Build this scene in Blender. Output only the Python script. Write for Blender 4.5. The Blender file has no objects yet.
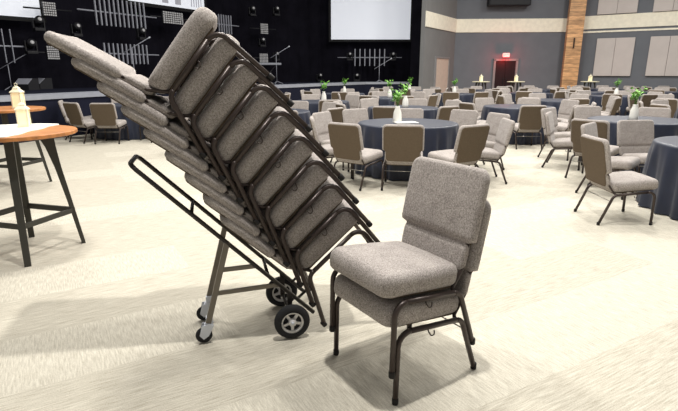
import bpy, bmesh, math, random
from math import sin, cos, pi, radians, atan2, hypot, sqrt
from mathutils import Vector, Matrix
random.seed(7)
C = bpy.context.scene.collection
scene = bpy.context.scene

# ------------------------------------------------------------------ camera
CAM_H, PITCH, FPX = 1.531, 0.2638, 498.5
cam = bpy.data.cameras.new('camera'); co = bpy.data.objects.new('camera', cam); C.objects.link(co)
cam.sensor_width = 36; cam.lens = FPX / 678 * 36; cam.clip_end = 200
co.location = (0, 0, CAM_H); co.rotation_euler = (pi / 2 - PITCH, 0, 0)
scene.camera = co
c0, s0 = cos(PITCH), sin(PITCH)

def ray(px, py):
    k = -(py - 205.5) / FPX
    return Vector(((px - 339) / FPX, c0 + k * s0, -s0 + k * c0))
def at(px, py, y):
    d = ray(px, py); t = y / d.y
    return Vector((d.x * t, y, CAM_H + d.z * t))
def on_plane(px, py, P, n):
    d = ray(px, py); o = Vector((0, 0, CAM_H)); n = Vector(n)
    return o + d * ((Vector(P) - o).dot(n) / d.dot(n))

# ------------------------------------------------------------------ materials
def lin(c):
    return tuple((v / 12.92 if v <= .04045 else ((v + .055) / 1.055) ** 2.4) for v in (x / 255 for x in c)) + (1,)
def mat(name, rgb, rough=.6, metal=0, spec=.3, noise=None, bump=0, emit=None, sheen=0):
    m = bpy.data.materials.new(name); m.use_nodes = True
    nt = m.node_tree; b = nt.nodes['Principled BSDF']
    col = lin(rgb)
    b.inputs['Base Color'].default_value = col
    b.inputs['Roughness'].default_value = rough; b.inputs['Metallic'].default_value = metal
    b.inputs['Specular IOR Level'].default_value = spec
    if sheen: b.inputs['Sheen Weight'].default_value = sheen
    if emit:
        b.inputs['Emission Color'].default_value = lin(emit[0]); b.inputs['Emission Strength'].default_value = emit[1]
    sc, amt = noise if noise else (6, .06)
    tc = nt.nodes.new('ShaderNodeTexCoord')
    n = nt.nodes.new('ShaderNodeTexNoise'); n.inputs['Scale'].default_value = sc; n.inputs['Detail'].default_value = 3
    nt.links.new(tc.outputs['Object'], n.inputs['Vector'])
    r = nt.nodes.new('ShaderNodeValToRGB')
    r.color_ramp.elements[0].position = .3; r.color_ramp.elements[1].position = .7
    r.color_ramp.elements[0].color = tuple(max(0, v * (1 - amt)) for v in col[:3]) + (1,)
    r.color_ramp.elements[1].color = tuple(min(1, v * (1 + amt)) for v in col[:3]) + (1,)
    nt.links.new(n.outputs['Fac'], r.inputs['Fac']); nt.links.new(r.outputs['Color'], b.inputs['Base Color'])
    if bump:
        bp = nt.nodes.new('ShaderNodeBump'); bp.inputs['Strength'].default_value = bump; bp.inputs['Distance'].default_value = .002
        nt.links.new(n.outputs['Fac'], bp.inputs['Height']); nt.links.new(bp.outputs['Normal'], b.inputs['Normal'])
    return m

def tweed(name, dark, light, scale=420):
    m = bpy.data.materials.new(name); m.use_nodes = True
    nt = m.node_tree; b = nt.nodes['Principled BSDF']; L = nt.links.new
    b.inputs['Roughness'].default_value = .95; b.inputs['Specular IOR Level'].default_value = .1
    b.inputs['Sheen Weight'].default_value = .15
    tc = nt.nodes.new('ShaderNodeTexCoord')
    mp = nt.nodes.new('ShaderNodeMapping'); mp.inputs['Scale'].default_value = (1, 1, 1)
    L(tc.outputs['Object'], mp.inputs['Vector'])
    n1 = nt.nodes.new('ShaderNodeTexNoise'); n1.inputs['Scale'].default_value = scale * .55; n1.inputs['Detail'].default_value = 4
    n2 = nt.nodes.new('ShaderNodeTexNoise'); n2.inputs['Scale'].default_value = 115; n2.inputs['Detail'].default_value = 5
    n3 = nt.nodes.new('ShaderNodeTexNoise'); n3.inputs['Scale'].default_value = 9
    for n in (n1, n2, n3): L(mp.outputs['Vector'], n.inputs['Vector'])
    a = nt.nodes.new('ShaderNodeMix'); a.data_type = 'FLOAT'; a.inputs[0].default_value = .42
    L(n1.outputs['Fac'], a.inputs[2]); L(n2.outputs['Fac'], a.inputs[3])
    a2 = nt.nodes.new('ShaderNodeMix'); a2.data_type = 'FLOAT'; a2.inputs[0].default_value = .12
    L(a.outputs[0], a2.inputs[2]); L(n3.outputs['Fac'], a2.inputs[3])
    r = nt.nodes.new('ShaderNodeValToRGB')
    r.color_ramp.elements[0].position = .36; r.color_ramp.elements[1].position = .66
    r.color_ramp.elements[0].color = lin(dark); r.color_ramp.elements[1].color = lin(light)
    L(a2.outputs[0], r.inputs['Fac']); L(r.outputs['Color'], b.inputs['Base Color'])
    bp = nt.nodes.new('ShaderNodeBump'); bp.inputs['Strength'].default_value = .35; bp.inputs['Distance'].default_value = .002
    L(n1.outputs['Fac'], bp.inputs['Height']); L(bp.outputs['Normal'], b.inputs['Normal'])
    return m

def carpet_mat():
    m = bpy.data.materials.new('carpet_tiles'); m.use_nodes = True
    nt = m.node_tree; b = nt.nodes['Principled BSDF']; L = nt.links.new; N = nt.nodes.new
    b.inputs['Roughness'].default_value = .97; b.inputs['Specular IOR Level'].default_value = .05
    tc = N('ShaderNodeTexCoord')
    rot = N('ShaderNodeMapping'); rot.inputs['Rotation'].default_value = (0, 0, radians(-30))
    L(tc.outputs['Object'], rot.inputs['Vector'])
    def streak(sx, sy, det):
        mp = N('ShaderNodeMapping'); mp.inputs['Scale'].default_value = (sx, sy, 1); L(rot.outputs['Vector'], mp.inputs['Vector'])
        n = N('ShaderNodeTexNoise'); n.inputs['Scale'].default_value = 1; n.inputs['Detail'].default_value = det; n.inputs['Roughness'].default_value = .65
        L(mp.outputs['Vector'], n.inputs['Vector']); return n.outputs['Fac']
    ax = streak(7, 105, 3); ay = streak(120, 11, 3)
    # rows of carpet tiles 0.61 m deep; runs of tiles turned a quarter turn against the rest
    sh = N('ShaderNodeMapping'); sh.inputs['Location'].default_value = (.7, -.20, 0); L(rot.outputs['Vector'], sh.inputs['Vector'])
    br = N('ShaderNodeTexBrick'); br.offset = .37; br.offset_frequency = 2; br.squash = 1
    br.inputs['Scale'].default_value = 1; br.inputs['Mortar Size'].default_value = 0
    br.inputs['Brick Width'].default_value = 2.44; br.inputs['Row Height'].default_value = .61
    br.inputs['Color1'].default_value = (0, 0, 0, 1); br.inputs['Color2'].default_value = (1, 1, 1, 1)
    L(sh.outputs['Vector'], br.inputs['Vector'])
    sep = N('ShaderNodeSeparateColor'); L(br.outputs['Color'], sep.inputs['Color'])
    gt = N('ShaderNodeMath'); gt.operation = 'GREATER_THAN'; gt.inputs[1].default_value = .5; L(sep.outputs['Red'], gt.inputs[0])
    mx = N('ShaderNodeMix'); mx.data_type = 'FLOAT'; L(gt.outputs[0], mx.inputs[0]); L(ax, mx.inputs[2]); L(ay, mx.inputs[3])
    fine = N('ShaderNodeTexNoise'); fine.inputs['Scale'].default_value = 160; fine.inputs['Detail'].default_value = 3; L(rot.outputs['Vector'], fine.inputs['Vector'])
    f2 = N('ShaderNodeMix'); f2.data_type = 'FLOAT'; f2.inputs[0].default_value = .38; L(mx.outputs[0], f2.inputs[2]); L(fine.outputs['Fac'], f2.inputs[3])
    tone = N('ShaderNodeMath'); tone.operation = 'MULTIPLY_ADD'; tone.inputs[1].default_value = .05; L(gt.outputs[0], tone.inputs[0]); L(f2.outputs[0], tone.inputs[2])
    r = N('ShaderNodeValToRGB')
    r.color_ramp.elements[0].position = .34; r.color_ramp.elements[1].position = .66
    r.color_ramp.elements[0].color = lin((158, 151, 136)); r.color_ramp.elements[1].color = lin((208, 203, 189))
    L(tone.outputs[0], r.inputs['Fac']); L(r.outputs['Color'], b.inputs['Base Color'])
    bp = N('ShaderNodeBump'); bp.inputs['Strength'].default_value = .25; bp.inputs['Distance'].default_value = .003
    L(f2.outputs[0], bp.inputs['Height']); L(bp.outputs['Normal'], b.inputs['Normal'])
    return m

def wood_mat(name, rgb, plank=None, axis='Z', scale=1):
    m = bpy.data.materials.new(name); m.use_nodes = True
    nt = m.node_tree; b = nt.nodes['Principled BSDF']; L = nt.links.new; N = nt.nodes.new
    b.inputs['Roughness'].default_value = .5
    tc = N('ShaderNodeTexCoord'); mp = N('ShaderNodeMapping'); mp.inputs['Scale'].default_value = (2 * scale, 14 * scale, 9 * scale); L(tc.outputs['Object'], mp.inputs['Vector'])
    n = N('ShaderNodeTexNoise'); n.inputs['Scale'].default_value = 1.5; n.inputs['Detail'].default_value = 6; L(mp.outputs['Vector'], n.inputs['Vector'])
    r = N('ShaderNodeValToRGB'); c = lin(rgb)
    r.color_ramp.elements[0].position = .3; r.color_ramp.elements[1].position = .72
    r.color_ramp.elements[0].color = tuple(v * .6 for v in c[:3]) + (1,); r.color_ramp.elements[1].color = tuple(min(1, v * 1.25) for v in c[:3]) + (1,)
    L(n.outputs['Fac'], r.inputs['Fac'])
    out = r.outputs['Color']
    if plank:
        sp = N('ShaderNodeSeparateXYZ'); L(tc.outputs['Object'], sp.inputs[0])
        dv = N('ShaderNodeMath'); dv.operation = 'DIVIDE'; dv.inputs[1].default_value = plank; L(sp.outputs[axis], dv.inputs[0])
        fl = N('ShaderNodeMath'); fl.operation = 'FLOOR'; L(dv.outputs[0], fl.inputs[0])
        fr = N('ShaderNodeMath'); fr.operation = 'FRACT'; L(dv.outputs[0], fr.inputs[0])
        wn = N('ShaderNodeTexWhiteNoise'); wn.noise_dimensions = '1D'; L(fl.outputs[0], wn.inputs['W'])
        gp = N('ShaderNodeMath'); gp.operation = 'GREATER_THAN'; gp.inputs[1].default_value = .06; L(fr.outputs[0], gp.inputs[0])
        mr = N('ShaderNodeMapRange'); mr.inputs['To Min'].default_value = .75; mr.inputs['To Max'].default_value = 1.15; L(wn.outputs['Value'], mr.inputs['Value'])
        mu = N('ShaderNodeMath'); mu.operation = 'MULTIPLY'; L(mr.outputs[0], mu.inputs[0])
        mr2 = N('ShaderNodeMapRange'); mr2.inputs['To Min'].default_value = .35; L(gp.outputs[0], mr2.inputs['Value']); L(mr2.outputs[0], mu.inputs[1])
        mm = N('ShaderNodeMix'); mm.data_type = 'RGBA'; mm.blend_type = 'MULTIPLY'; mm.inputs[0].default_value = 1
        L(out, mm.inputs[6]); L(mu.outputs[0], mm.inputs[7]); out = mm.outputs[2]
    L(out, b.inputs['Base Color'])
    return m

FAB = tweed('grey_tweed_fabric', (112, 105, 101), (196, 188, 182))
BACK = mat('brown_back_fabric', (98, 86, 72), .9, spec=.1, noise=(150, .22))
METAL = mat('bronze_powder_coat', (62, 52, 48), .38, metal=.35, spec=.5, noise=(40, .08))
WIRE = mat('bright_wire', (150, 146, 140), .3, metal=.8)
FOOT = mat('black_foot_plastic', (28, 26, 26), .6)
DOLLYM = mat('dolly_black_steel', (48, 44, 42), .35, metal=.4, spec=.5)
DOLLYP = mat('dolly_grey_steel', (112, 106, 96), .4, metal=.4, spec=.5)
ZINC = mat('zinc_steel', (204, 208, 216), .4, metal=.25)
RUBBER = mat('black_rubber', (36, 36, 38), .8, noise=(30, .15))
HUBM = mat('hub_grey', (214, 212, 210), .5, metal=.2)
NAVY = mat('navy_cloth', (27, 34, 53), .45, spec=.5, noise=(5, .15), sheen=.1)
WHITE = mat('white_ceramic', (238, 236, 228), .35, spec=.5)
PAPER = mat('white_cloth', (240, 238, 230), .8)
LEAF = mat('green_leaf', (138, 194, 88), .5, noise=(20, .35))
STEMM = mat('green_stem', (92, 130, 62), .6)
SLATE = mat('slate_grey_paint', (110, 113, 119), .85, spec=.15, noise=(2, .04))
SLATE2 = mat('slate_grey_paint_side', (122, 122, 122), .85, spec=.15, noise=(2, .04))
CREAM = mat('cream_band_paint', (242, 236, 218), .8, spec=.15)
BLACKC = mat('black_curtain', (21, 20, 27), .95, spec=.05, noise=(1.5, .25))
BLACKM = mat('black_metal', (26, 26, 30), .5)
RISER = mat('stage_riser_navy', (28, 30, 44), .9, spec=.1)
LIP = mat('stage_deck_grey', (150, 153, 162), .6)
PANELF = mat('taupe_acoustic_fabric', (198, 190, 186), .95, spec=.05, noise=(1.2, .05))
SCREEN = mat('white_screen', (226, 230, 238), .8, emit=((226, 230, 240), .42))
SCREENB = mat('screen_black_border', (14, 14, 16), .7)
LOGO = mat('grey_projected_mark', (168, 168, 176), .8, emit=((150, 150, 160), .25))
PIXEL = mat('pale_grid_cells', (186, 186, 188), .5)
BARM = mat('pale_light_bar', (158, 160, 170), .4)
PALE = mat('pale_tabletop', (226, 220, 190), .6)
OAK = wood_mat('orange_wood_top', (186, 122, 66))
PLANK = wood_mat('orange_plank_column', (214, 164, 116), plank=.21)
BISTRO = mat('bistro_dark_steel', (64, 63, 58), .45, metal=.35)
LANT = mat('lantern_cream', (236, 228, 200), .5)
GLOW = mat('lantern_glass', (250, 238, 196), .3, emit=((255, 236, 190), .35))
DOORR = mat('dark_red_door', (34, 10, 14), .5)  # dark door; the red light falling on it is mixed into its colour
DOORT = mat('tan_door', (200, 182, 168), .6)
EXITM = mat('exit_sign_red', (250, 120, 110), .5, emit=((255, 90, 80), 2.5))
FRAMEM = mat('door_frame_grey', (134, 132, 132), .6)
SPEAKER = mat('speaker_black', (34, 34, 38), .7)
CARPET = carpet_mat()

# ------------------------------------------------------------------ mesh helpers
def build(name, bm, m, parent=None, smooth=True, loc=None, rot=None):
    me = bpy.data.meshes.new(name)
    bmesh.ops.recalc_face_normals(bm, faces=bm.faces[:])
    bm.to_mesh(me); bm.free()
    for mm in (m if isinstance(m, (list, tuple)) else [m]): me.materials.append(mm)
    for p in me.polygons: p.use_smooth = smooth
    o = bpy.data.objects.new(name, me); C.objects.link(o)
    if parent: o.parent = parent
    if loc is not None: o.location = loc
    if rot is not None: o.rotation_euler = rot
    return o
def tag(o, label=None, cat=None, group=None, kind=None):
    if label: o['label'] = label
    if cat: o['category'] = cat
    if group: o['group'] = group
    if kind: o['kind'] = kind
    return o
def thing(name, label, cat, loc=(0, 0, 0), rot=(0, 0, 0), group=None):
    o = bpy.data.objects.new(name, None); C.objects.link(o)
    o.empty_display_size = .1
    o.location = loc; o.rotation_euler = rot
    return tag(o, label, cat, group)
def copy_tree(o, parent=None):
    c = o.copy(); C.objects.link(c); c.parent = parent
    for ch in list(o.children): copy_tree(ch, c)
    return c

def fillet(pts, rad, n=6):
    pts = [Vector(p) for p in pts]
    out = [pts[0]]
    for i in range(1, len(pts) - 1):
        p, a, b = pts[i], pts[i - 1], pts[i + 1]
        r = rad[i] if isinstance(rad, (list, tuple)) else rad
        u, v = (a - p).normalized(), (b - p).normalized()
        ang = u.angle(v)
        if r <= 0 or ang > pi - .02: out.append(p); continue
        d = min(r / math.tan(ang / 2), (a - p).length * .49, (b - p).length * .49)
        rr = d * math.tan(ang / 2)
        bis = (u + v).normalized(); cen = p + bis * (rr / sin(ang / 2))
        s, e = p + u * d - cen, p + v * d - cen
        tot = s.angle(e); axis = s.cross(e).normalized()
        for k in range(n + 1): out.append(cen + Matrix.Rotation(tot * k / n, 3, axis) @ s)
    out.append(pts[-1]); return out
def tube(bm, pts, r, seg=10, closed=False, flat=1.0):
    pts = [Vector(p) for p in pts]; n = len(pts); rings = []
    t0 = (pts[1] - pts[0]).normalized()
    ref = Vector((0, 0, 1)) if abs(t0.z) < .9 else Vector((1, 0, 0))
    nrm = (ref - t0 * ref.dot(t0)).normalized()
    for i in range(n):
        if closed: t = (pts[(i + 1) % n] - pts[i - 1]).normalized()
        elif i == 0: t = t0
        elif i == n - 1: t = (pts[i] - pts[i - 1]).normalized()
        else: t = ((pts[i + 1] - pts[i]).normalized() + (pts[i] - pts[i - 1]).normalized()).normalized()
        nrm = (nrm - t * nrm.dot(t)).normalized(); bn = t.cross(nrm)
        rr = r[i] if isinstance(r, (list, tuple)) else r
        rings.append([bm.verts.new(pts[i] + (nrm * cos(2 * pi * k / seg) + bn * flat * sin(2 * pi * k / seg)) * rr) for k in range(seg)])
    for i in range(n if closed else n - 1):
        a, b = rings[i], rings[(i + 1) % n]
        for k in range(seg): bm.faces.new((a[k], a[(k + 1) % seg], b[(k + 1) % seg], b[k]))
    if not closed:
        bm.faces.new(rings[0][::-1]); bm.faces.new(rings[-1])
    return bm
def box(bm, cx, cy, cz, sx, sy, sz, M=None, bev=0):
    vs = bmesh.ops.create_cube(bm, size=1)['verts']
    for v in vs: v.co = Vector((cx + v.co.x * sx, cy + v.co.y * sy, cz + v.co.z * sz))
    if M is not None:
        for v in vs: v.co = M @ v.co
    if bev:
        es = list({e for v in vs for e in v.link_edges})
        bmesh.ops.bevel(bm, geom=es, offset=bev, segments=2, affect='EDGES', profile=.5)
    return bm
def lathe(bm, prof, seg=24, cen=(0, 0, 0), M=None, cap=True):
    rings = []
    for r, z in prof:
        ring = []
        for k in range(seg):
            v = Vector((r * cos(2 * pi * k / seg), r * sin(2 * pi * k / seg), z))
            if M is not None: v = M @ v
            ring.append(bm.verts.new(v + Vector(cen)))
        rings.append(ring)
    for a, b in zip(rings, rings[1:]):
        for k in range(seg): bm.faces.new((a[k], a[(k + 1) % seg], b[(k + 1) % seg], b[k]))
    if cap:
        bm.faces.new(rings[0][::-1]); bm.faces.new(rings[-1])
    return bm
def pad(half, r, n=(28, 28), deform=None, rz=.05):
    """cushion: rounded-rectangle outline (corner radius rz), edge rounding r, built as a top and a bottom sheet joined by a side wall"""
    hx, hy, hz = half; nx, ny = n
    bm = bmesh.new(); D = deform or (lambda q: q)
    def warp(i, m):
        c = -1 + 2 * i / m
        return math.copysign(1 - (1 - abs(c)) ** 1.7, c)
    sheets = []
    for sg in (1, -1):
        g = []
        for j in range(ny + 1):
            row = []
            for i in range(nx + 1):
                x, y = warp(i, nx) * hx, warp(j, ny) * hy
                dx, dy = abs(x) - (hx - rz), abs(y) - (hy - rz)
                if dx > 0 and dy > 0:
                    m = max(dx, dy); l = hypot(dx, dy)
                    x = math.copysign(hx - rz + dx / l * m, x); y = math.copysign(hy - rz + dy / l * m, y); e = rz - m
                else: e = min(hx - abs(x), hy - abs(y))
                z = hz if e >= r else hz - r + sqrt(max(0, r * r - (r - e) ** 2))
                row.append(bm.verts.new(D(Vector((x, y, sg * z)))))
            g.append(row)
        for j in range(ny):
            for i in range(nx):
                q = (g[j][i], g[j][i + 1], g[j + 1][i + 1], g[j + 1][i])
                bm.faces.new(q if sg > 0 else q[::-1])
        sheets.append(g)
    def rim(g): return g[0][:-1] + [r_[-1] for r_ in g[:-1]] + g[-1][:0:-1] + [r_[0] for r_ in g[:0:-1]]
    a, b = rim(sheets[0]), rim(sheets[1])
    for k in range(len(a)): bm.faces.new((a[k], b[k], b[(k + 1) % len(a)], a[(k + 1) % len(a)]))
    return bm

# ------------------------------------------------------------------ stacking chair (x right, y forward, z up)
YF, YR, ZF, ZR, YCF, YCR, LX, TR = .250, -.288, .370, .326, .243, -.168, .257, .0140
def make_chair():
    root = thing('stacking_chair', 'chair', 'chair')
    # seat cushion: crowned top, rounded waterfall front, follows the slight fall of the rails
    hx, hy, hz = .254, .248, .054
    def sd(q):
        u, w = q.x / hx, q.y / hy
        crown = .014 * (1 - u * u) * (1 - w ** 4)
        z = q.z + (crown if q.z > 0 else crown * .2)
        if w > .35: # waterfall: lower edge rises, upper edge rolls over
            t = (w - .35) / .65
            z += (-.010 * t * t if q.z < 0 else -.010 * t ** 3)
        x = q.x * (1 - .05 * max(0, -w))
        if q.z > 0: x *= 1 + .0 * w
        return Vector((x, q.y, z))
    bm = pad((hx, hy, hz), .038, (26, 26), sd, rz=.07)
    tilt = math.atan2(ZF - ZR, YCF - YCR)
    M = Matrix.Translation((0, .048, .4235)) @ Matrix.Rotation(tilt, 4, 'X')
    bmesh.ops.transform(bm, matrix=M, verts=bm.verts[:])
    seat = build('seat', bm, FAB, root)
    # seat underside board
    bm = bmesh.new(); box(bm, 0, 0, 0, .44, .40, .012, Matrix.Translation((0, .04, .364)) @ Matrix.Rotation(tilt, 4, 'X'), .004)
    build('seat_board', bm, BACK, root, smooth=False)
    # backrest: thick upper cushion, crease, thinner lumbar section
    H2 = .268
    def bd(q):  # pad built in x (width), y (height), z (thickness, + = front)
        h = q.y / H2
        crease = math.exp(-((h + .40) / .055) ** 2)
        th = q.z
        if q.z > 0:
            f = 1.0 if h > -.40 else .62
            edge = max(0, 1 - (q.x / .26) ** 2)
            bulge = .012 * edge * max(0, 1 - ((h - .3) / .7) ** 2)
            th = q.z * f * (1 - .75 * crease) + bulge
        wx = 1.0 if h > -.40 else .875
        x = q.x * (wx - .03 * crease)
        x *= 1 - .012 * max(0, h) ** 2
        curve = .012 * (1 - (q.x / .25) ** 2)   # slight wrap round the sitter
        return Vector((x, q.y, th - curve * .6))
    bm = pad((.268, H2, .027), .024, (26, 46), bd, rz=.06)
    rec = radians(12.5)
    MB = Matrix.Translation((0, -.262, .658)) @ Matrix(((1, 0, 0, 0), (0, -sin(rec), cos(rec), 0), (0, cos(rec), sin(rec), 0), (0, 0, 0, 1)))
    bmesh.ops.transform(bm, matrix=MB, verts=bm.verts[:])
    back = build('backrest', bm, FAB, root)
    bm = pad((.250, H2 - .02, .0045), .004, (12, 20), lambda q: Vector((q.x * (1 if q.y > -.37 * H2 else .88), q.y, q.z - .029 - .0072 * (1 - (q.x / .25) ** 2))), rz=.05)
    bmesh.ops.transform(bm, matrix=MB, verts=bm.verts[:])
    tag(build('back_panel', bm, BACK, back), 'plain brown fabric panel on the rear of the backrest')
    # side frames
    for sx in (-1, 1):
        x = sx * LX
        path = fillet([(x, YF, .012), (x, YCF, ZF), (x, YCR, ZR), (x, YR, .012)], [0, .065, .065, 0], 7)
        k1, k2 = 8, len(path) - 9
        bm = bmesh.new(); tube(bm, path[:k1 + 1], TR); l1 = build('leg', bm, METAL, root)
        bm = bmesh.new(); tube(bm, path[k1:k2 + 1], TR); build('seat_rail', bm, METAL, root)
        bm = bmesh.new(); tube(bm, path[k2:], TR); l2 = build('leg', bm, METAL, root)
        for l, yy, dy in ((l1, YF, 0), (l2, YR, -.004)):
            bm = bmesh.new(); lathe(bm, [(.0145, 0), (.016, .004), (.016, .03), (.0142, .034)], 12, (x, yy, 0)); build('foot_cap', bm, FOOT, l)
        xx = sx * .222
        bm = bmesh.new()
        tube(bm, fillet([(sx * (LX - .012), -.135, ZR + .004), (xx, -.150, ZR + .012), (xx, -.216, .43), (xx, -.262, .64)], .03, 4), .010)
        build('back_upright', bm, METAL, root)
    bm = bmesh.new(); tube(bm, [(-LX, -.192, .262), (LX, -.192, .262)], .0042, 6); build('stretcher', bm, WIRE, root)
    # wire ganging hook below each seat rail
    for sx in (-1, 1):
        x = sx * LX
        bm = bmesh.new()
        tube(bm, fillet([(x, .065, .350), (x + sx * .010, .062, .326), (x + sx * .016, .052, .308), (x + sx * .016, .030, .306), (x + sx * .012, .030, .328)], .010, 4), .0034, 6)
        build('ganging_hook', bm, METAL, root)
    return root
proto = make_chair(); first = [True]
def chair(loc, yaw, label, group=None, tilt=0):
    if first[0]: o = proto; first[0] = False
    else: o = copy_tree(proto)
    o.location = loc; o.rotation_euler = (tilt, 0, yaw); o['label'] = label
    if group: o['group'] = group
    elif 'group' in o: del o['group']
    return o

# foreground pair
FX, FY, FR = .2629 + .03, 2.3502 + .02, 2.1533
fwd = Vector((-sin(FR), cos(FR), 0))
shift = fwd * (-.0854 + .0)      # fitted feet run from +.165 to -.373
base = Vector((.2629, 2.3502, 0)) + fwd * (.1647 - YF)
chair(base, FR, 'lower grey padded chair of the stacked pair alone on the carpet, feet on the floor', 'pair of stacked chairs beside the dolly')
DY, DZ = .0255, .1538
chair(base + fwd * DY + Vector((0, 0, DZ)), FR, 'upper grey padded chair of the pair stacked alone on the carpet', 'pair of stacked chairs beside the dolly')
# nine chairs tipped back on the dolly
yaw9, th9, o9, dth = -1.3364, .6366, Vector((.0827, 3.043, .2069)), .0228   # each chair leans back a little more than the one below
RZ9 = Matrix.Rotation(yaw9, 3, 'Z')
ordw = ['bottom chair', 'second chair up', 'third chair up', 'fourth chair up', 'middle, fifth chair', 'sixth chair up', 'seventh chair up', 'eighth chair up', 'topmost chair']
for k in range(9):
    chair(o9, yaw9, ordw[k] + ' of the leaning stack of nine grey chairs on the dolly', 'nine chairs stacked on the dolly', th9)
    o9 = o9 + RZ9 @ Matrix.Rotation(th9, 3, 'X') @ Vector((0, .0271, .1587)); th9 += dth

# ------------------------------------------------------------------ chair dolly
DO = Vector((-.3515, 2.8604, 0)); DYAW = atan2(.2504, .9681)   # local x = forward (s), local -y = towards camera
dol = thing('chair_dolly', 'black two-wheeled chair dolly with long loop handle carrying the leaning stack', 'dolly', DO, (0, 0, DYAW))
def dl(s, lat, z): return Vector((s, -lat, z))
bm = bmesh.new()
tube(bm, fillet([dl(.165, .15, .115), dl(-.785, .15, 1.068), dl(-.785, -.15, 1.068), dl(.165, -.15, .115)], .05, 6), .0125, 12)
tag(build('rail_frame', bm, DOLLYM, dol), 'long black tube loop forming both rails and the handle')
for s, z in ((-.50, .782), (-.10, .38)):
    bm = bmesh.new(); tube(bm, [dl(s, -.15, z), dl(s, .15, z)], .010); build('crossbar', bm, DOLLYM, dol)
for lat in (-.15, .15):
    bm = bmesh.new()
    D = Vector((-.145, 0, -.525)).normalized()
    M = Matrix.Translation(dl(-.388, lat, .368)) @ Matrix.Rotation(atan2(.145, .525), 4, 'Y')
    box(bm, 0, 0, 0, .032, .022, .50, M, .003); build('rear_post', bm, DOLLYP, dol, smooth=False)
    for (sa, za, sb, zb) in () if lat < 0 else ((-.372, .44, -.163, .446), (-.41, .30, -.035, .315)):
        bm = bmesh.new()
        L = hypot(sb - sa, zb - za); M = Matrix.Translation(dl((sa + sb) / 2, lat * .93, (za + zb) / 2)) @ Matrix.Rotation(-atan2(zb - za, sb - sa), 4, 'Y')
        box(bm, 0, 0, 0, L, .014, .026, M, .002); build('brace', bm, DOLLYP, dol, smooth=False)
    # axle bracket
    bm = bmesh.new(); box(bm, .02, -lat * 1.05, .175, .03, .008, .16, None, .002); build('axle_bracket', bm, DOLLYM, dol, smooth=False)
    # lifting lip
    bm = bmesh.new(); tube(bm, fillet([dl(.075, lat * .8, .205), dl(.155, lat * .8, .275), dl(.165, lat * .8, .292)], .03, 4), .009); build('lifting_hook', bm, DOLLYM, dol)
    # main wheel
    wl = lat / .15 * .215
    w = bmesh.new()
    RX = Matrix.Rotation(pi / 2, 3, 'X')
    lathe(w, [(.066, -.024), (.082, -.027), (.096, -.022), (.104, -.012), (.106, 0), (.104, .012), (.096, .022), (.082, .027), (.066, .024)], 40, dl(.022, wl, .106), RX, cap=False)
    wheel = build('wheel', w, RUBBER, dol)
    h = bmesh.new()
    lathe(h, [(.056, -.02), (.068, -.022), (.068, .022), (.056, .02), (.054, .01), (.054, -.01), (.056, -.02)], 40, dl(.022, wl, .106), RX, cap=False)
    lathe(h, [(.022, -.026), (.024, -.02), (.024, .02), (.022, .026)], 20, dl(.022, wl, .106), RX)
    for k in range(5):
        a = 2 * pi * k / 5 + .3
        M = Matrix.Translation(dl(.022, wl, .106)) @ Matrix.Rotation(a, 4, 'Y')
        box(h, .040, 0, 0, .040, .022, .018, M, .003)
    tag(build('hub', h, HUBM, wheel), 'light grey spoked plastic hub')
    h = bmesh.new(); lathe(h, [(.054, -.006), (.054, .006)], 24, dl(.022, wl, .106), RX); build('hub_web', h, RUBBER, wheel)
    h = bmesh.new(); lathe(h, [(.010, -.032), (.010, .032)], 12, dl(.022, wl, .106), RX); build('axle_cap', h, ZINC, wheel)
    # swivel caster
    cl = lat * .93
    cm = bmesh.new()
    lathe(cm, [(.024, -.006), (.024, .006)], 16, dl(-.452, cl, .118))
    for sd_ in (-1, 1):
        vs = [dl(-.422, cl + sd_ * .019, .116), dl(-.492, cl + sd_ * .019, .116), dl(-.508, cl + sd_ * .021, .056), dl(-.486, cl + sd_ * .021, .030), dl(-.456, cl + sd_ * .021, .050)]
        f1 = [cm.verts.new(v) for v in vs]; f2 = [cm.verts.new(v + Vector((0, -sd_ * .004, 0))) for v in vs]
        cm.faces.new(f1); cm.faces.new(f2[::-1])
        for i in range(5): cm.faces.new((f1[i], f1[(i + 1) % 5], f2[(i + 1) % 5], f2[i]))
    box(cm, -.454, -cl, .112, .05, .04, .006, None)
    box(cm, -.448, -cl, .140, .040, .034, .045, None, .004)
    cas = tag(build('caster', cm, ZINC, dol, smooth=False), 'zinc swivel caster fork under the rear post')
    cw = bmesh.new(); lathe(cw, [(.012, -.012), (.038, -.013), (.046, -.008), (.048, 0), (.046, .008), (.038, .013), (.012, .012)], 28, dl(-.484, cl, .048), RX)
    tag(build('caster_wheel', cw, RUBBER, cas), 'small black caster wheel')
bm = bmesh.new(); tube(bm, [dl(.022, -.21, .106), dl(.022, .21, .106)], .009); build('axle', bm, DOLLYM, dol)

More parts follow.
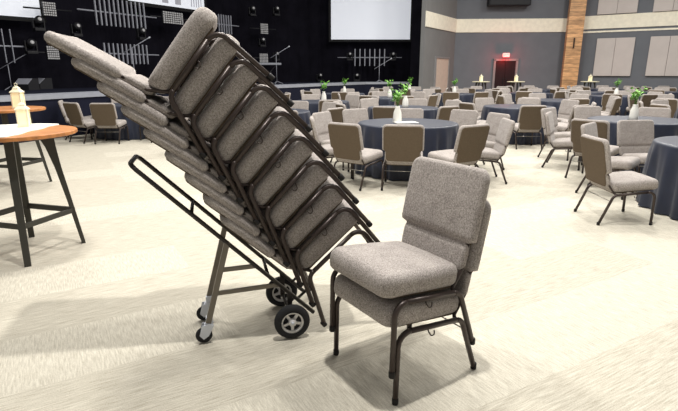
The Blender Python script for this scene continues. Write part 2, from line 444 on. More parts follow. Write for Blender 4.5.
# ------------------------------------------------------------------ tables and their chairs
def cloth_bm(seed, r=.765, zt=.762):
    rnd = random.Random(seed); bm = bmesh.new(); seg = 200
    ph = [rnd.uniform(0, 6.28) for _ in range(4)]
    rings = []
    prof = [(0.0, zt), (.4, zt), (.7, zt), (r - .015, zt), (r, zt - .008), (r + .006, zt - .03), (None, .62), (None, .45), (None, .25), (None, .1), (None, .015)]
    for pr, z in prof:
        ring = []
        for k in range(seg):
            a = 2 * pi * k / seg
            if pr is None:
                t = (zt - z) / zt
                wv = sin(19 * a + ph[0] + .6 * sin(3 * a + ph[1])) * .6 + sin(31 * a + ph[2]) * .25 + sin(5 * a + ph[3]) * .3
                R = r + .010 + t * .03 + (abs(wv) ** .8 * (1 if wv > 0 else -1)) * .052 * t ** .6
            else: R = pr
            ring.append(bm.verts.new((R * cos(a), R * sin(a), z)) if R > 0 else None)
        if pr == 0:
            cv = bm.verts.new((0, 0, zt)); rings.append(cv); continue
        rings.append(ring)
    for k in range(seg): bm.faces.new((rings[0], rings[1][k], rings[1][(k + 1) % seg]))
    for a, b in zip(rings[1:], rings[2:]):
        for k in range(seg): bm.faces.new((a[k], b[k], b[(k + 1) % seg], a[(k + 1) % seg]))
    return bm
tab = thing('banquet_table', 't', 'table')
build('tablecloth', cloth_bm(3), NAVY, tab)
bm = bmesh.new(); lathe(bm, [(.74, .73), (.755, .735), (.755, .752), (.745, .756)], 48); build('tabletop', bm, OAK, tab)
tfirst = [True]
def table(x, y, label, rz):
    o = tab if tfirst[0] else copy_tree(tab); tfirst[0] = False
    o.location = (x, y, 0); o.rotation_euler = (0, 0, rz); o['label'] = label; o['group'] = 'banquet tables under navy cloths'
    return o

# vase with a leafy sprig
def make_vase():
    t = thing('flower_vase', 'v', 'vase')
    bm = bmesh.new()
    lathe(bm, [(.062, 0), (.068, .004), (.068, .06), (.060, .15), (.042, .20), (.034, .225), (.038, .245), (.030, .245), (.026, .225), (.014, .2)], 20)
    build('vase_body', bm, WHITE, t)
    rnd = random.Random(5)
    bs = bmesh.new(); bl = bmesh.new()
    for k in range(9):
        a = k * 2.4 + rnd.uniform(-.3, .3); sp = rnd.uniform(.03, .13); hh = rnd.uniform(.12, .30)
        top = Vector((cos(a) * sp, sin(a) * sp, .235 + hh))
        midp = Vector((cos(a) * sp * .35, sin(a) * sp * .35, .235 + hh * .55))
        tube(bs, [(0, 0, .21), midp, top], .0025, 5)
        for j in range(7):
            p = midp.lerp(top, j / 6) + Vector((rnd.uniform(-.015, .015), rnd.uniform(-.015, .015), rnd.uniform(-.01, .01)))
            b = rnd.uniform(0, 6.28); L = rnd.uniform(.06, .10); el = rnd.uniform(-.2, .8)
            d = Vector((cos(b) * cos(el), sin(b) * cos(el), sin(el))); sd = d.cross(Vector((0, 0, 1))).normalized() * L * .26
            up = sd.cross(d).normalized() * L * .08
            q = [bl.verts.new(p), bl.verts.new(p + d * L * .45 + sd), bl.verts.new(p + d * L), bl.verts.new(p + d * L * .45 - sd), bl.verts.new(p + d * L * .5 - up)]
            bl.faces.new((q[0], q[1], q[4])); bl.faces.new((q[1], q[2], q[4])); bl.faces.new((q[2], q[3], q[4])); bl.faces.new((q[3], q[0], q[4]))
    st = build('stem', bs, STEMM, t); st['kind'] = 'stuff'
    lf = build('foliage', bl, LEAF, t); lf['kind'] = 'stuff'
    return t
vz = make_vase(); vfirst = [True]
def vase(x, y, z, label, s=1, rz=0):
    o = vz if vfirst[0] else copy_tree(vz); vfirst[0] = False
    o.location = (x, y, z); o.rotation_euler = (0, 0, rz); o.scale = (s, s, s); o['label'] = label; o['group'] = 'white vases of greenery on the banquet tables'
    return o

# name, x, y, phrase, chair angles (None = eight round), vase offset or None
T = [
 ('near centre table', 1.06, 7.76, 'near', (-.16, .02)),
 ('big table beside the right aisle', 4.31, 5.40, 'aisle', None),
 ('vase table behind the right aisle table', 4.92, 8.25, 'vase', (-.13, -.05)),
 ('table straight across the aisle gap', 4.05, 11.42, 'gap', None),
 ('table directly behind the near centre table', 1.40, 11.05, None, (.05, .05)),
 ('lone table by the stage corner', -5.0, 12.15, 'lone', None),
 ('table behind the tipped chair stack', -1.35, 10.1, None, None),
 ('second-row table at the right', 8.0, 10.6, None, None),
 ('first table from the stage, third row', -3.0, 15.4, None, None),
 ('second table from the stage, third row', -.5, 13.4, None, (.1, 0)),
 ('third table from the stage, third row', 1.52, 15.3, None, (0, 0)),
 ('fourth table from the stage, third row', 6.0, 14.0, None, None),
 ('last table of the third row', 9.3, 13.4, None, None),
 ('first table from the stage, fourth row', .14, 18.0, None, (.05, 0)),
 ('second table from the stage, fourth row', 4.04, 17.9, None, (0, 0)),
 ('third table from the stage, fourth row', 6.9, 18.4, None, None),
 ('last table of the fourth row', 8.85, 16.3, None, (0, 0)),
 ('first table from the stage, fifth row', 2.85, 20.7, None, (0, 0)),
 ('second table from the stage, fifth row', 6.2, 21.4, None, None),
 ('third table from the stage, fifth row', 9.6, 19.4, None, None),
 ('last table of the fifth row', 12.3, 19.6, None, None),
 ('first table of the back row', 8.9, 22.4, None, None),
 ('second table of the back row', 11.8, 22.7, None, None),
 ('last table of the back row', 14.6, 21.8, None, None),
]
def pos_phrase(a):
    a = (a + 360) % 360
    names = ['wall side', 'far wall corner', 'far side', 'far stage corner', 'stage side', 'near stage corner', 'near side', 'near wall corner']
    return names[int(((a + 22.5) % 360) // 45)]
rnd = random.Random(11)
used = {}
PLACED = []
for i, (ph, x, y, angs, vo) in enumerate(T):
    table(x, y, 'round banquet table under a navy floor-length cloth: ' + ph, rnd.uniform(0, 6))
    if vo: vase(x + vo[0], y + vo[1], .763, 'white vase of green leaves on the ' + ph, 1, rnd.uniform(0, 6))
    HAND = {
     'near': [(.87, 6.66, 80), (.255, 6.785, 52), (-.08, 7.42, 4), (-.02, 8.16, -30), (.45, 8.78, -58), (1.22, 8.86, -98), (1.97, 8.60, -135), (2.27, 7.98, 200), (2.06, 7.08, 178), (1.55, 6.60, 122)],
     'aisle': [(2.95, 5.15, 0), (3.47, 6.30, -42), (4.13, 6.64, -84), (5.2, 6.3, 225)],
     'vase': [(3.74, 7.22, 40), (3.72, 8.15, -30), (4.05, 9.05, -48), (4.80, 9.42, -85), (5.65, 9.15, -130), (6.1, 8.3, 182), (5.8, 7.5, 140)],
     'lone': [(-6.08, 11.75, 22), (-5.62, 11.2, 60), (-5.02, 11.05, 91), (-4.15, 11.35, 135), (-5.55, 13.12, -58), (-6.1, 12.55, -20), (-4.6, 13.2, -108), (-3.95, 12.5, 200)],
     'gap': [(3.83, 10.30, 91), (3.02, 10.95, 22), (3.05, 11.95, -28), (3.75, 12.55, -75), (4.6, 12.45, -118), (5.15, 11.85, 200), (5.20, 11.05, 158), (4.68, 10.40, 122)]}
    specs = [(a, b, c, None) for a, b, c in HAND[angs]] if angs else []
    PLACED += [(q[0], q[1]) for q in specs]
    if not angs:
        st = -112 if i == 5 else rnd.uniform(0, 45)
        for k in range(8):
            a = st + 45 * k + rnd.uniform(-4, 4); r = 1.15 + rnd.uniform(-.02, .07)
            jit = rnd.uniform(-7, 7)
            for da in (0, 8, -8, 15, -15, 22, -22):
                px_, py_ = x + r * cos(radians(a + da)), y + r * sin(radians(a + da))
                if all(hypot(px_ - qx, py_ - qy) > .70 for qx, qy in PLACED) and all(hypot(px_ - t_[1], py_ - t_[2]) > 1.07 for t_ in T):
                    specs.append((px_, py_, a + da + 180 + jit, a + da)); PLACED.append((px_, py_)); break
    for (cx, cy, face, a) in specs:
        if a is None: a = math.degrees(atan2(cy - y, cx - x))
        w = pos_phrase(a)
        key = (i, w); used[key] = used.get(key, 0) + 1
        view = sin(radians(a))
        desc = 'grey chair, back view' if view < -.5 else ('grey chair, cushion side showing' if view > .5 else 'grey chair, side view')
        if used[key] > 1: w = 'second, ' + w
        chair((cx, cy, 0), radians(face - 90), f'{desc}, {w}, {ph}', 'chairs round the ' + ph).scale = (1, 1, .955)

# white tray, napkin and tealights on the near centre table
bm = bmesh.new(); box(bm, 0, 0, .006, .34, .24, .012, None, .004)
o = build('white_tray', bm, PAPER, None, loc=(1.10, 7.66, .763), rot=(0, 0, .2)); tag(o, 'flat white tray under the vase on the near centre table', 'tray')
o.location = (1.02, 7.70, .763)

# ------------------------------------------------------------------ tall bistro tables
def make_bistro(ztop=1.05, r=.5):
    t = thing('bistro_table', 'b', 'table')
    bm = bmesh.new(); lathe(bm, [(r - .012, ztop - .035), (r, ztop - .028), (r, ztop - .006), (r - .006, ztop)], 64); build('tabletop', bm, OAK, t, smooth=False)
    bm = bmesh.new(); lathe(bm, [(.20, ztop - .045), (.20, ztop - .035)], 24); build('mounting_plate', bm, BISTRO, t)
    for k in range(4):
        a = radians(-61 + 90 * k)
        u = Vector((cos(a), sin(a), 0)); v = Vector((-sin(a), cos(a), 0))
        bm = bmesh.new(); rings = []
        for z, rad, wd in ((0, .43, .044), (.45, .36, .056), (.72, .315, .07), (.90, .285, .11), (ztop - .036, .262, .17)):
            c = u * rad; hw = wd / 2; ht = .024 + .008 * z
            rings.append([bm.verts.new(c + u * e * hw * .55 + v * g * ht + Vector((0, 0, z))) for e, g in ((-1.6, -1), (1, -1), (1, 1), (-1.6, 1))])
        for A_, B_ in zip(rings, rings[1:]):
            for j in range(4): bm.faces.new((A_[j], A_[(j + 1) % 4], B_[(j + 1) % 4], B_[j]))
        bm.faces.new(rings[0]); bm.faces.new(rings[-1])
        build('leg', bm, BISTRO, t, smooth=False)
        a2 = radians(-61 + 90 * (k + 1)); zz = .30 if k % 2 == 0 else .34
        zz = .32
        p, q = u * .385, Vector((cos(a2), sin(a2), 0)) * .385
        bm = bmesh.new(); d = q - p
        M = Matrix.Translation((p + q) / 2 + Vector((0, 0, zz))) @ Matrix.Rotation(atan2(d.y, d.x), 4, 'Z')
        box(bm, 0, 0, 0, d.length, .024, .042, M, .002); build('stretcher', bm, BISTRO, t, smooth=False)
    return t
b1 = make_bistro()
def bistro(x, y, label, rz=0, o=None):
    o = o or copy_tree(b1); o.location = (x, y, 0); o.rotation_euler = (0, 0, rz); o['label'] = label; o['group'] = 'tall wooden-topped bistro tables'
    return o
bistro(-2.73, 4.15, 'tall round wooden-topped bistro table on dark splayed legs, nearest at the left edge', 0, b1)
bistro(-4.48, 6.75, 'second tall wooden-topped bistro table, behind the nearest one toward the stage', .1)
fb = [(481, 24.4, 'tall pale-topped bistro table before the grey back wall, stage side of the red door'),
      (516, 24.4, 'tall pale-topped bistro table standing in front of the dark red door'),
      (590, 24.6, 'tall pale-topped bistro table under the acoustic panels beside the wood column')]
fpos = []
for px, yy, lb in fb:
    p = at(px, 81, yy); o = bistro(p.x, yy, lb, .4); fpos.append((p.x, yy)); o.scale = (.82, .82, 1)
    for ch in o.children:
        if ch.name.startswith('tabletop'): ch.data = ch.data.copy(); ch.data.materials[0] = PALE; ch['label'] = 'pale cream tabletop'

def make_lantern():
    t = thing('lantern', 'l', 'lantern')
    bm = bmesh.new(); box(bm, 0, 0, .012, .15, .15, .024, None, .004); build('base', bm, LANT, t, smooth=False)
    for sx in (-1, 1):
        for sy in (-1, 1):
            bm = bmesh.new(); box(bm, sx * .062, sy * .062, .13, .016, .016, .22, None, .002); build('post', bm, LANT, t, smooth=False)
    bm = bmesh.new(); box(bm, 0, 0, .13, .118, .118, .212); build('glass', bm, GLOW, t, smooth=False)
    bm = bmesh.new(); lathe(bm, [(.112, .24), (.108, .252), (.06, .29), (.055, .31), (.03, .33), (.012, .342)], 4, (0, 0, 0), Matrix.Rotation(pi / 4, 3, 'Z')); build('roof', bm, LANT, t, smooth=False)
    bm = bmesh.new(); tube(bm, [(.022 * cos(2 * pi * k / 16), 0, .362 + .022 * sin(2 * pi * k / 16)) for k in range(16)], .004, 6, closed=True); build('ring', bm, LANT, t)
    return t
ln = make_lantern(); lf_ = [True]
def lantern(x, y, z, label, s=1, rz=0):
    o = ln if lf_[0] else copy_tree(ln); lf_[0] = False
    o.location = (x, y, z); o.scale = (s, s, s); o.rotation_euler = (0, 0, rz); o['label'] = label; o['group'] = 'white lanterns on the bistro tables'
p = on_plane(25, 127, (0, 0, 1.062), (0, 0, 1)); lantern(p.x, p.y, 1.062, 'cream lantern on the white runner of the nearest bistro table', .62, .3)
p = on_plane(17, 112, (0, 0, 1.05), (0, 0, 1)); p = at(19.5, 108, 6.75); lantern(p.x, 6.75, 1.05, 'cream lantern with ring top on the second bistro table', .85, .1)
for (x, y), lb in zip(fpos, ['small white lantern on the bistro table left of the red door', 'small white lantern on the bistro table at the red door', 'small white lantern on the bistro table beside the wood column']):
    lantern(x, y, 1.05, lb, .9, .2)
# white runner cloth over the near bistro top
bm = bmesh.new(); lathe(bm, [(.492, 0), (.495, .004), (.492, .012)], 72)
for v in bm.verts: v.co.x = min(v.co.x, .20 + .012 * sin(v.co.y * 17))
tag(build('table_runner', bm, PAPER, None, loc=(-2.73, 4.15, 1.050), rot=(0, 0, .12)), 'white cloth runner lying across the nearest bistro table', 'cloth')
p = on_plane(8, 109, (0, 0, 1.05), (0, 0, 1))
bm = bmesh.new(); box(bm, 0, 0, .04, .26, .12, .08, None, .006)
tag(build('white_box', bm, PAPER, None, loc=(-4.62, 6.6, 1.05), rot=(0, 0, .1)), 'low white box on the second bistro table', 'box')

# ------------------------------------------------------------------ room
bm = bmesh.new()
vs = [bm.verts.new(v) for v in ((-30, -6, 0), (40, -6, 0), (40, 40, 0), (-30, 40, 0))]; bm.faces.new(vs)
tag(build('floor', bm, CARPET, None, False), kind='structure')
def wallseg(name, P, Q, z0, z1, m, th=.2, off=0, parent=None):
    """vertical slab from P to Q in plan; off moves it towards the camera side"""
    P, Q = Vector((P[0], P[1], 0)), Vector((Q[0], Q[1], 0)); d = (Q - P); L = d.length; u = d / L; n = Vector((u.y, -u.x, 0))
    if n.y > 0: n = -n
    bm = bmesh.new()
    M = Matrix.Translation((P + Q) / 2 + n * (off - th / 2) + Vector((0, 0, (z0 + z1) / 2))) @ Matrix.Rotation(atan2(u.y, u.x), 4, 'Z')
    box(bm, 0, 0, 0, L, th, z1 - z0, M)
    o = build(name, bm, m, parent, False); tag(o, kind='structure'); return o
LW0, LW1 = (3.95, 24.2), (6.2, 28.0)
BW1 = (12.3, 27.6)
RW0, RW1 = (12.3, 27.6), (26.0, 17.45)
wallseg('wall_left', LW0, LW1, 0, 9, SLATE2)
wallseg('wall_back', LW1, BW1, 0, 9, SLATE)
wallseg('wall_right', RW0, RW1, 0, 9, SLATE)
wallseg('trim_1', LW0, LW1, 3.50, 4.17, CREAM, .06, .05)
wallseg('trim_2', LW1, BW1, 3.50, 4.17, CREAM, .06, .05)
wallseg('trim_3', RW0, RW1, 3.60, 4.24, CREAM, .06, .05)
wallseg('trim_4', RW0, RW1, 3.42, 3.50, CREAM, .06, .03)
# wood column at the junction
bm = bmesh.new(); box(bm, 0, 0, 4.5, .74, .5, 9, None, .01)
tag(build('wooden_column', bm, PLANK, None, False, loc=(12.03, 26.9, 0), rot=(0, 0, -.25)), kind='structure')
bm = bmesh.new(); box(bm, 0, 0, 0, .05, .06, .5, None, .01)
p = at(574, 43, 26.6); tag(build('column_lamp', bm, BLACKM, None, False, loc=p), 'slim black wall lamp on the wooden plank column', 'lamp')

def plane_of(P, Q):
    P, Q = Vector((P[0], P[1], 0)), Vector((Q[0], Q[1], 0)); u = (Q - P).normalized(); n = Vector((u.y, -u.x, 0))
    if n.y > 0: n = -n
    return P, u, n
def quad_on(P, Q, x0, y0, x1, y1, off):
    """real-size rectangle on a wall: returns centre, width, height, angle"""
    P0, u, n = plane_of(P, Q); P0 = P0 + n * off
    a = on_plane(x0, (y0 + y1) / 2, P0, n); b = on_plane(x1, (y0 + y1) / 2, P0, n)
    t = on_plane((x0 + x1) / 2, y0, P0, n); m = on_plane((x0 + x1) / 2, y1, P0, n)
    return Vector((((a + b) / 2).x, ((a + b) / 2).y, (t.z + m.z) / 2)), (b - a).length, t.z - m.z, atan2(u.y, u.x)
# acoustic panels
for (x0, y0, x1, y1, lb) in ((595, 38, 633, 76, 'lower taupe acoustic panel next to the wooden column'), (648, 36, 688, 76, 'lower taupe acoustic panel farther from the column, cut by the right edge'),
                             (600, -30, 640, 13.5, 'upper taupe acoustic panel next to the wooden column'), (656, -30, 697, 10.5, 'upper taupe acoustic panel farther from the column')):
    c, w, h, a = quad_on(RW0, RW1, x0, y0, x1, y1, .08)
    t = thing('acoustic_panel', lb, 'panel', c, (0, 0, a), 'acoustic panels on the right wall')
    for s in (-1, 1):
        bm = bmesh.new(); box(bm, s * w / 4, 0, 0, w / 2 - .01, .1, h, None, .015); build('fabric_panel', bm, PANELF, t, False)
# doors
c, w, h, a = quad_on(LW1, BW1, 495, 61, 514.5, 86, .02)
zt = c.z + h / 2
d2 = thing('door_1', None, None, (c.x, c.y, 0), (0, 0, a)); d2['kind'] = 'structure'
for s in (-1, 1):
    bm = bmesh.new(); box(bm, s * w / 4, 0, zt / 2, w / 2 - .01, .05, zt, None, .005); lfm = build('door_leaf', bm, DOORR, d2, False); lfm['kind'] = 'structure'
    bm = bmesh.new(); box(bm, s * .08, -.05, 1.0, .03, .05, .3, None, .005); build('push_bar', bm, BLACKM, lfm, False)['kind'] = 'structure'
bm = bmesh.new()
for s in (-1, 1): box(bm, s * (w / 2 + .07), -.03, zt / 2 + .03, .11, .12, zt + .1)
box(bm, 0, -.03, zt + .06, w + .25, .12, .11)
build('door_frame', bm, FRAMEM, d2, False)['kind'] = 'structure'
# exit sign above the red-lit door
p = at(507, 55.5, 27.3)
ex = thing('exit_sign', 'small glowing red exit sign above the dark red double door', 'sign', (p.x, 27.45, zt + .30), (0, 0, a))
bm = bmesh.new(); box(bm, 0, 0, 0, .36, .06, .2, None, .008); build('sign_box', bm, WHITE, ex, False)
fc = bpy.data.curves.new('sign_lettering', 'FONT'); fc.body = 'EXIT'; fc.size = .15; fc.align_x = 'CENTER'; fc.align_y = 'CENTER'; fc.extrude = .003
fo = bpy.data.objects.new('sign_lettering', fc); C.objects.link(fo); fo.parent = ex; fo.location = (0, -.034, 0); fo.rotation_euler = (pi / 2, 0, 0); fc.materials.append(EXITM)
bpy.context.view_layer.update()
me = bpy.data.meshes.new_from_object(fo.evaluated_get(bpy.context.evaluated_depsgraph_get()))
nm = bpy.data.objects.new('sign_text', me); C.objects.link(nm); nm.parent = ex; nm.location = fo.location; nm.rotation_euler = fo.rotation_euler
if not me.materials: me.materials.append(EXITM)
bpy.data.objects.remove(fo); nm.name = 'sign_lettering'
# tan door on the left return wall
c, w, h, a = quad_on(LW0, LW1, 435, 58.5, 447.5, 86, .02)
zt2 = c.z + h / 2
d3 = thing('door_2', None, None, (c.x, c.y, 0), (0, 0, a)); d3['kind'] = 'structure'
bm = bmesh.new(); box(bm, 0, 0, zt2 / 2, w, .05, zt2, None, .005); build('door_leaf', bm, DOORT, d3, False)['kind'] = 'structure'
bm = bmesh.new()
for s in (-1, 1): box(bm, s * (w / 2 + .04), -.02, zt2 / 2, .08, .09, zt2)
box(bm, 0, -.02, zt2 + .04, w + .16, .09, .08)
build('door_frame', bm, FRAMEM, d3, False)['kind'] = 'structure'
# speaker box high on the back wall
c, w, h, a = quad_on(LW1, BW1, 489, -8, 531, 5.5, .5)
spk = thing('wall_speaker', 'wide black speaker box high on the grey back wall', 'speaker', c, (0, 0, a))
bm = bmesh.new(); box(bm, 0, .15, 0, w, .5, h, None, .02); build('cabinet', bm, SPEAKER, spk, False)
bm = bmesh.new(); box(bm, 0, -.11, 0, w * .94, .02, h * .88); build('grille', bm, BLACKM, spk, False)
bm = bmesh.new(); box(bm, 0, .43, 0, .2, .1, .2); build('mounting_bracket', bm, BLACKM, spk, False)

# ------------------------------------------------------------------ stage
front = [(-14.0, 5.0), (-7.13, 10.7), (-6.55, 12.0), (-5.7, 14.0), (-4.2, 16.6), (-2.3, 19.3), (-.5, 22.3), (1.3, 25.0), (3.6, 25.6)]
back = [(-17.5, 7), (-9.5, 16.5), (-5.0, 24.5), (-1.0, 27.8), (5.4, 27.8)]
bm = bmesh.new()
poly = [Vector((x, y, 0)) for x, y in front] + [Vector((5.4, 28.2, 0))] + [Vector((x, y + .5, 0)) for x, y in back[::-1]]
ZS = .97
top = [bm.verts.new((v.x, v.y, ZS)) for v in poly]; bot = [bm.verts.new((v.x, v.y, 0)) for v in poly]
bm.faces.new(top)
for i in range(len(poly)): bm.faces.new((top[i], top[(i + 1) % len(poly)], bot[(i + 1) % len(poly)], bot[i]))
tag(build('stage_floor', bm, RISER, None, False), kind='structure')
# pale deck edge
bm = bmesh.new()
pr = []
for i, (x, y) in enumerate(front):
    a = Vector(front[max(0, i - 1)]); b = Vector(front[min(len(front) - 1, i + 1)]); t = (b - a).normalized(); n = Vector((t.y, -t.x))
    pr.append((Vector((x, y)) + n * .03, Vector((x, y)) - n * .8))
rows = []
for o_, i_ in pr: rows.append([bm.verts.new((o_.x, o_.y, ZS - .07)), bm.verts.new((o_.x, o_.y, ZS + .03)), bm.verts.new((i_.x, i_.y, ZS + .03)), bm.verts.new((i_.x, i_.y, ZS - .07))])
for a, b in zip(rows, rows[1:]):
    for k in range(4): bm.faces.new((a[k], a[(k + 1) % 4], b[(k + 1) % 4], b[k]))
bm.faces.new(rows[0]); bm.faces.new(rows[-1])
tag(build('trim_5', bm, LIP, None, False), kind='structure')
# pleated black backdrop curtain
bm = bmesh.new(); pts = []
for (a, b) in zip(back, back[1:]):
    A_, B_ = Vector(a), Vector(b); L = (B_ - A_).length; n = int(L / .12); u = (B_ - A_) / L; nn = Vector((u.y, -u.x))
    for k in range(n): pts.append(A_ + u * L * k / n + nn * .05 * sin(k * 1.1))
rows = [[bm.verts.new((p.x, p.y, z)) for p in pts] for z in (0, 9)]
for k in range(len(pts) - 1): bm.faces.new((rows[0][k], rows[0][k + 1], rows[1][k + 1], rows[1][k]))
tag(build('wall_stage', bm, BLACKC, None, True), kind='structure')
# proscenium leg at the right end of the stage
wallseg('wall_proscenium', (3.5, 25.4), (4.25, 25.2), 0, 9, BLACKC, .4)

segs = list(zip(back, back[1:]))
def stage_hit(px0, py0, px1, py1, off):
    x = (px0 + px1) / 2
    for P, Q in segs:
        P0, u, n = plane_of(P, Q); h = on_plane(x, 60, P0 + n * off, n); t = (Vector((h.x, h.y, 0)) - P0).dot(u)
        if -.01 <= t <= (Vector((Q[0], Q[1], 0)) - P0).length + .01 and h.y > 0: return quad_on(P, Q, px0, py0, px1, py1, off)
    return quad_on(*segs[1], px0, py0, px1, py1, off)
def screen(px0, py0, px1, py1, lb, off=.4):
    c, w, h, a = stage_hit(px0, py0, px1, py1, off)
    t = thing('projection_screen', lb, 'screen', c, (0, 0, a))
    bm = bmesh.new(); box(bm, 0, 0, 0, w, .03, h); build('screen_surface', bm, SCREEN, t, False)
    bm = bmesh.new(); e = .12
    for s in (-1, 1): box(bm, s * (w / 2 + e / 2), 0, 0, e, .06, h + 2 * e); box(bm, 0, 0, s * (h / 2 + e / 2), w, .06, e)
    build('screen_border', bm, SCREENB, t, False)
    return t, w, h
screen(331, -26, 411, 39.5, 'large white projection screen hanging above the right half of the stage', .5)
screen(-46, -34, 37, 15, 'white projection screen at the far left end of the stage', .5)
t, w, h = screen(126, -44, 202, 5.5, 'middle white projection screen with a grey mark, above the light bars', .5)
# abstract grey projected strokes on the middle screen
for x, wd in ((-.05, .08), (.12, .08), (.31, .012), (.345, .012), (.38, .012), (.415, .012), (.45, .012)):
    bm = bmesh.new(); box(bm, x * w, -.02, -h * .5 + h * .13 + .1, wd * w, .004, h * .26, None); build('projected_mark', bm, LOGO, t, False)
def grid(px0, py0, px1, py1, nx, ny, lb, off=.9):
    c, w, h, a = stage_hit(px0, py0, px1, py1, off)
    t = thing('stage_light_grid', lb, 'light panel', c, (0, 0, a), 'square-celled light panels on the stage')
    bm = bmesh.new(); box(bm, 0, .04, 0, w, .06, h); build('housing', bm, BLACKM, t, False)
    bm = bmesh.new()
    for i in range(nx):
        for j in range(ny): box(bm, (-.5 + (i + .5) / nx) * w, 0, (-.5 + (j + .5) / ny) * h, w / nx * .66, .03, h / ny * .66)
    build('lit_cells', bm, PIXEL, t, False)
    bm = bmesh.new(); tube(bm, [(-w / 2 - .5, .1, 0), (w / 2 + .5, .1, 0)], .025, 6); build('mounting_pipe', bm, BLACKM, t)
grid(43, 2, 56, 16, 6, 6, 'upper square-celled light panel beside the left screen')
grid(47, 46, 59, 59.5, 6, 6, 'lower square-celled light panel under the left screen, near the stage floor')
grid(163, 12, 183, 24, 9, 6, 'wide square-celled light panel under the middle screen')
grid(260.5, 23.5, 268, 34, 6, 6, 'small pale light panel high beside the plain black curtain')
grid(259.5, 53.5, 268, 62.5, 6, 6, 'small pale light panel low beside the plain black curtain')
def bars(px0, py0, px1, py1, n, lb, off=.9, ext=.6):
    c, w, h, a = stage_hit(px0, py0, px1, py1, off)
    t = thing('light_bar_rack', lb, 'stage lights', c, (0, 0, a), 'racks of vertical light bars on the stage')
    for i in range(n):
        bm = bmesh.new(); box(bm, (-.5 + i / (n - 1)) * w, 0, 0, min(.07, w / n * .24), .06, h, None, .01); build('light_bar', bm, BARM, t, False)
    bm = bmesh.new(); tube(bm, [(-w / 2 - ext, .07, 0), (w / 2 + ext, .07, 0)], .025, 6); build('pipe', bm, BARM, t)
bars(96, 0, 144, 27, 12, 'rack of twelve tall light bars under the middle screen')
bars(105, 44, 147, 64, 11, 'lower rack of light bars just above the stage floor')
bars(219, 15, 231, 34, 6, 'short rack of light bars right of the stacked chairs')
bars(4, 29, 12, 63, 2, 'pair of tall slim light bars at the far left of the stage')
bars(355, 49, 384.5, 66, 7, 'seven-bar light rack below the right projection screen', .9, .9)
# moving-head stage lights on the backdrop
def make_head():
    t = thing('stage_light', 's', 'stage light')
    bm = bmesh.new(); box(bm, 0, 0, -.13, .3, .24, .1, None, .02); build('base', bm, BLACKM, t, False)
    for s in (-1, 1):
        bm = bmesh.new(); box(bm, s * .15, 0, .05, .04, .1, .3, None, .01); build('yoke_arm', bm, BLACKM, t, False)
    bm = bmesh.new(); M3 = Matrix.Rotation(radians(70), 3, 'X'); lathe(bm, [(.06, -.16), (.11, -.1), (.12, .12), (.11, .17)], 16, (0, 0, .1), M3); hd = build('lamp_head', bm, BLACKM, t)
    bm = bmesh.new(); lathe(bm, [(.055, .171), (.055, .18)], 16, (0, 0, .1), M3); build('lens', bm, PIXEL, hd)
    return t
hd = make_head(); hf = [True]
for px, py, lb in ((31, 48, 'left of the lower square-celled panel'), (38.5, 25, 'just under the left screen corner'), (76, 31, 'below the upper square-celled panel'), (141, 35, 'under the twelve-bar rack'), (262, 43, 'between the two small pale panels'),
                   (276, 12, 'highest beside the plain black curtain'), (276, 57, 'low at the edge of the black curtain'), (252, 12, 'above the small pale panels'), (319, 78, 'standing on the deck before the black curtain'), (357, 77, 'standing on the deck below the seven-bar rack'), (393, 57, 'at the right end of the seven-bar rack'), (350, 57, 'at the left end of the seven-bar rack')):
    c, w, h, a = stage_hit(px - 3, py - 3, px + 3, py + 3, .9)
    o = hd if hf[0] else copy_tree(hd); hf[0] = False
    if py > 70: c.z = ZS + .2
    o.location = c; o.rotation_euler = (0, 0, a); o['label'] = 'small black stage spotlight ' + lb; o['group'] = 'spotlights on the stage'
# instruments near the stage front at the left: floor monitors, a mic stand, keyboard
def stage_floor_pt(px, py): return on_plane(px, py, (0, 0, ZS), (0, 0, 1))
def monitor(px, py, lb, rz):
    p = stage_floor_pt(px, py)
    t = thing('floor_monitor', lb, 'speaker', (p.x, p.y, ZS), (0, 0, rz), 'floor monitors along the stage edge')
    bm = bmesh.new()
    prof = [(-.2, 0), (.2, 0), (.2, .16), (-.02, .34), (-.2, .34)]
    f1 = [bm.verts.new((-.28, y, z)) for y, z in prof]; f2 = [bm.verts.new((.28, y, z)) for y, z in prof]
    bm.faces.new(f1); bm.faces.new(f2[::-1])
    for i in range(5): bm.faces.new((f1[i], f1[(i + 1) % 5], f2[(i + 1) % 5], f2[i]))
    build('cabinet', bm, SPEAKER, t, False)
    bm = bmesh.new(); box(bm, 0, 0, 0, .5, .01, .25, Matrix.Translation((0, .096, .255)) @ Matrix.Rotation(radians(50), 4, 'X')); build('grille', bm, BARM, t, False)
monitor(42, 89, 'black floor monitor nearest the lantern at the left stage edge', 2.6)
monitor(27, 90, 'black floor monitor at the far left of the stage edge', 2.9)
def mic(px, py, hgt, lb, lean):
    p = stage_floor_pt(px, py)
    t = thing('microphone_stand', lb, 'microphone stand', (p.x, p.y, ZS), (0, 0, lean), 'microphone stands on the stage')
    bm = bmesh.new()
    for k in range(3): tube(bm, [(0, 0, .12), (.28 * cos(2.1 * k), .28 * sin(2.1 * k), .01)], .012, 6)
    build('tripod_base', bm, BARM, t)
    bm = bmesh.new(); tube(bm, [(0, 0, .08), (0, 0, hgt)], .012, 6); build('pole', bm, BARM, t)
    bm = bmesh.new(); tube(bm, [(-.25, 0, hgt - .15), (.55, 0, hgt + .32)], .012, 6); bo = build('boom', bm, BARM, t)
    bm = bmesh.new(); lathe(bm, [(.012, -.1), (.018, 0), (.028, .02), (.028, .06), (.012, .075)], 10, (.55, 0, hgt + .32), Matrix.Rotation(radians(60), 3, 'Y')); build('microphone', bm, ZINC, bo)
mic(12, 90, .75, 'boom microphone stand at the far left of the stage', .4)
mic(136, 88, 1.3, 'boom microphone stand behind the tipped chair backs', .5)
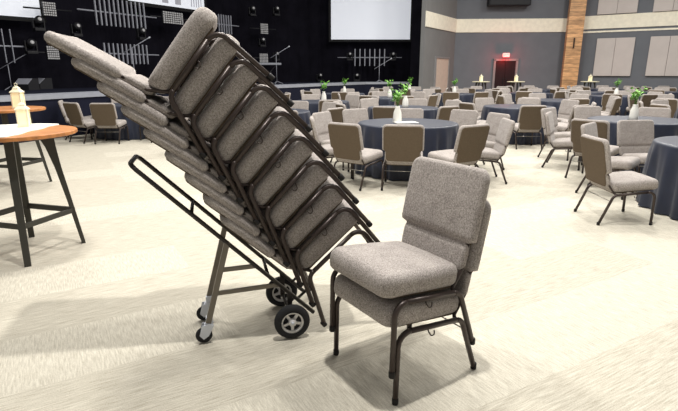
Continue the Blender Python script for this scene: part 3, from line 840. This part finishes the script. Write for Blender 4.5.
mic(277, 84, 1.25, 'boom microphone stand at the edge of the plain black curtain', .3)
mic(379, 82.6, .8, 'low boom microphone stand under the right projection screen', .1)
# keyboard stand right of the stacked chairs
p = stage_floor_pt(268, 83)
kb = thing('keyboard_stand', 'pale keyboard on a dark stand beside the black curtain', 'keyboard', (p.x, p.y, ZS), (0, 0, .5))
bm = bmesh.new(); box(bm, 0, 0, .88, 1.3, .35, .1, None, .02); build('keyboard', bm, LIP, kb, False)
for s in (-1, 1):
    bm = bmesh.new(); tube(bm, [(-.4 * s, -.1, 0), (.4 * s, -.1, .83)], .02, 6); build('leg', bm, BLACKM, kb)

# ------------------------------------------------------------------ light
w = bpy.data.worlds.new('world'); scene.world = w; w.use_nodes = True
bg = w.node_tree.nodes['Background']; bg.inputs['Color'].default_value = (1, .985, .955, 1); bg.inputs['Strength'].default_value = .27
def area(name, loc, size, power, target=None, col=(1, .97, .92)):
    l = bpy.data.lights.new(name, 'AREA'); l.energy = power; l.size = size; l.color = col; l.shape = 'DISK'
    o = bpy.data.objects.new(name, l); C.objects.link(o); o.location = loc
    d = (Vector(target) - Vector(loc)) if target else Vector((0, 0, -1))
    o.rotation_euler = d.to_track_quat('-Z', 'Y').to_euler(); return o
K = .465
for x, y, z, sz, p in ((.3, 2.4, 6.5, .22, 640), (-2.4, 4.4, 6.5, .6, 360), (2.6, 4.6, 6.5, .6, 360), (-.3, 7.6, 7, .8, 380), (-4.5, 8.5, 7, .8, 440), (4.4, 9, 7, .8, 520), (8.5, 9, 7, .8, 620),
                       (-2.5, 12.5, 8, 1, 620), (2, 12.5, 8, 1, 620), (6.5, 13.5, 8, 1, 720), (11, 14, 8, 1, 720), (2, 18.5, 8, 1, 620), (6.5, 19.5, 8, 1, 720), (11.0, 20, 8, 1, 820)):
    area('ceiling_light', (x, y, z), sz, p * K)
# red glow of the exit sign on the door
l = bpy.data.lights.new('exit_glow', 'POINT'); l.energy = 30; l.color = (1, .05, .05); l.shadow_soft_size = .06
o = bpy.data.objects.new('exit_glow', l); C.objects.link(o); o.location = (ex.location.x, ex.location.y - .25, ex.location.z - .22)
scene.view_settings.view_transform = 'Standard'; scene.view_settings.look = 'None'
scene.view_settings.exposure = 0; scene.view_settings.gamma = 1
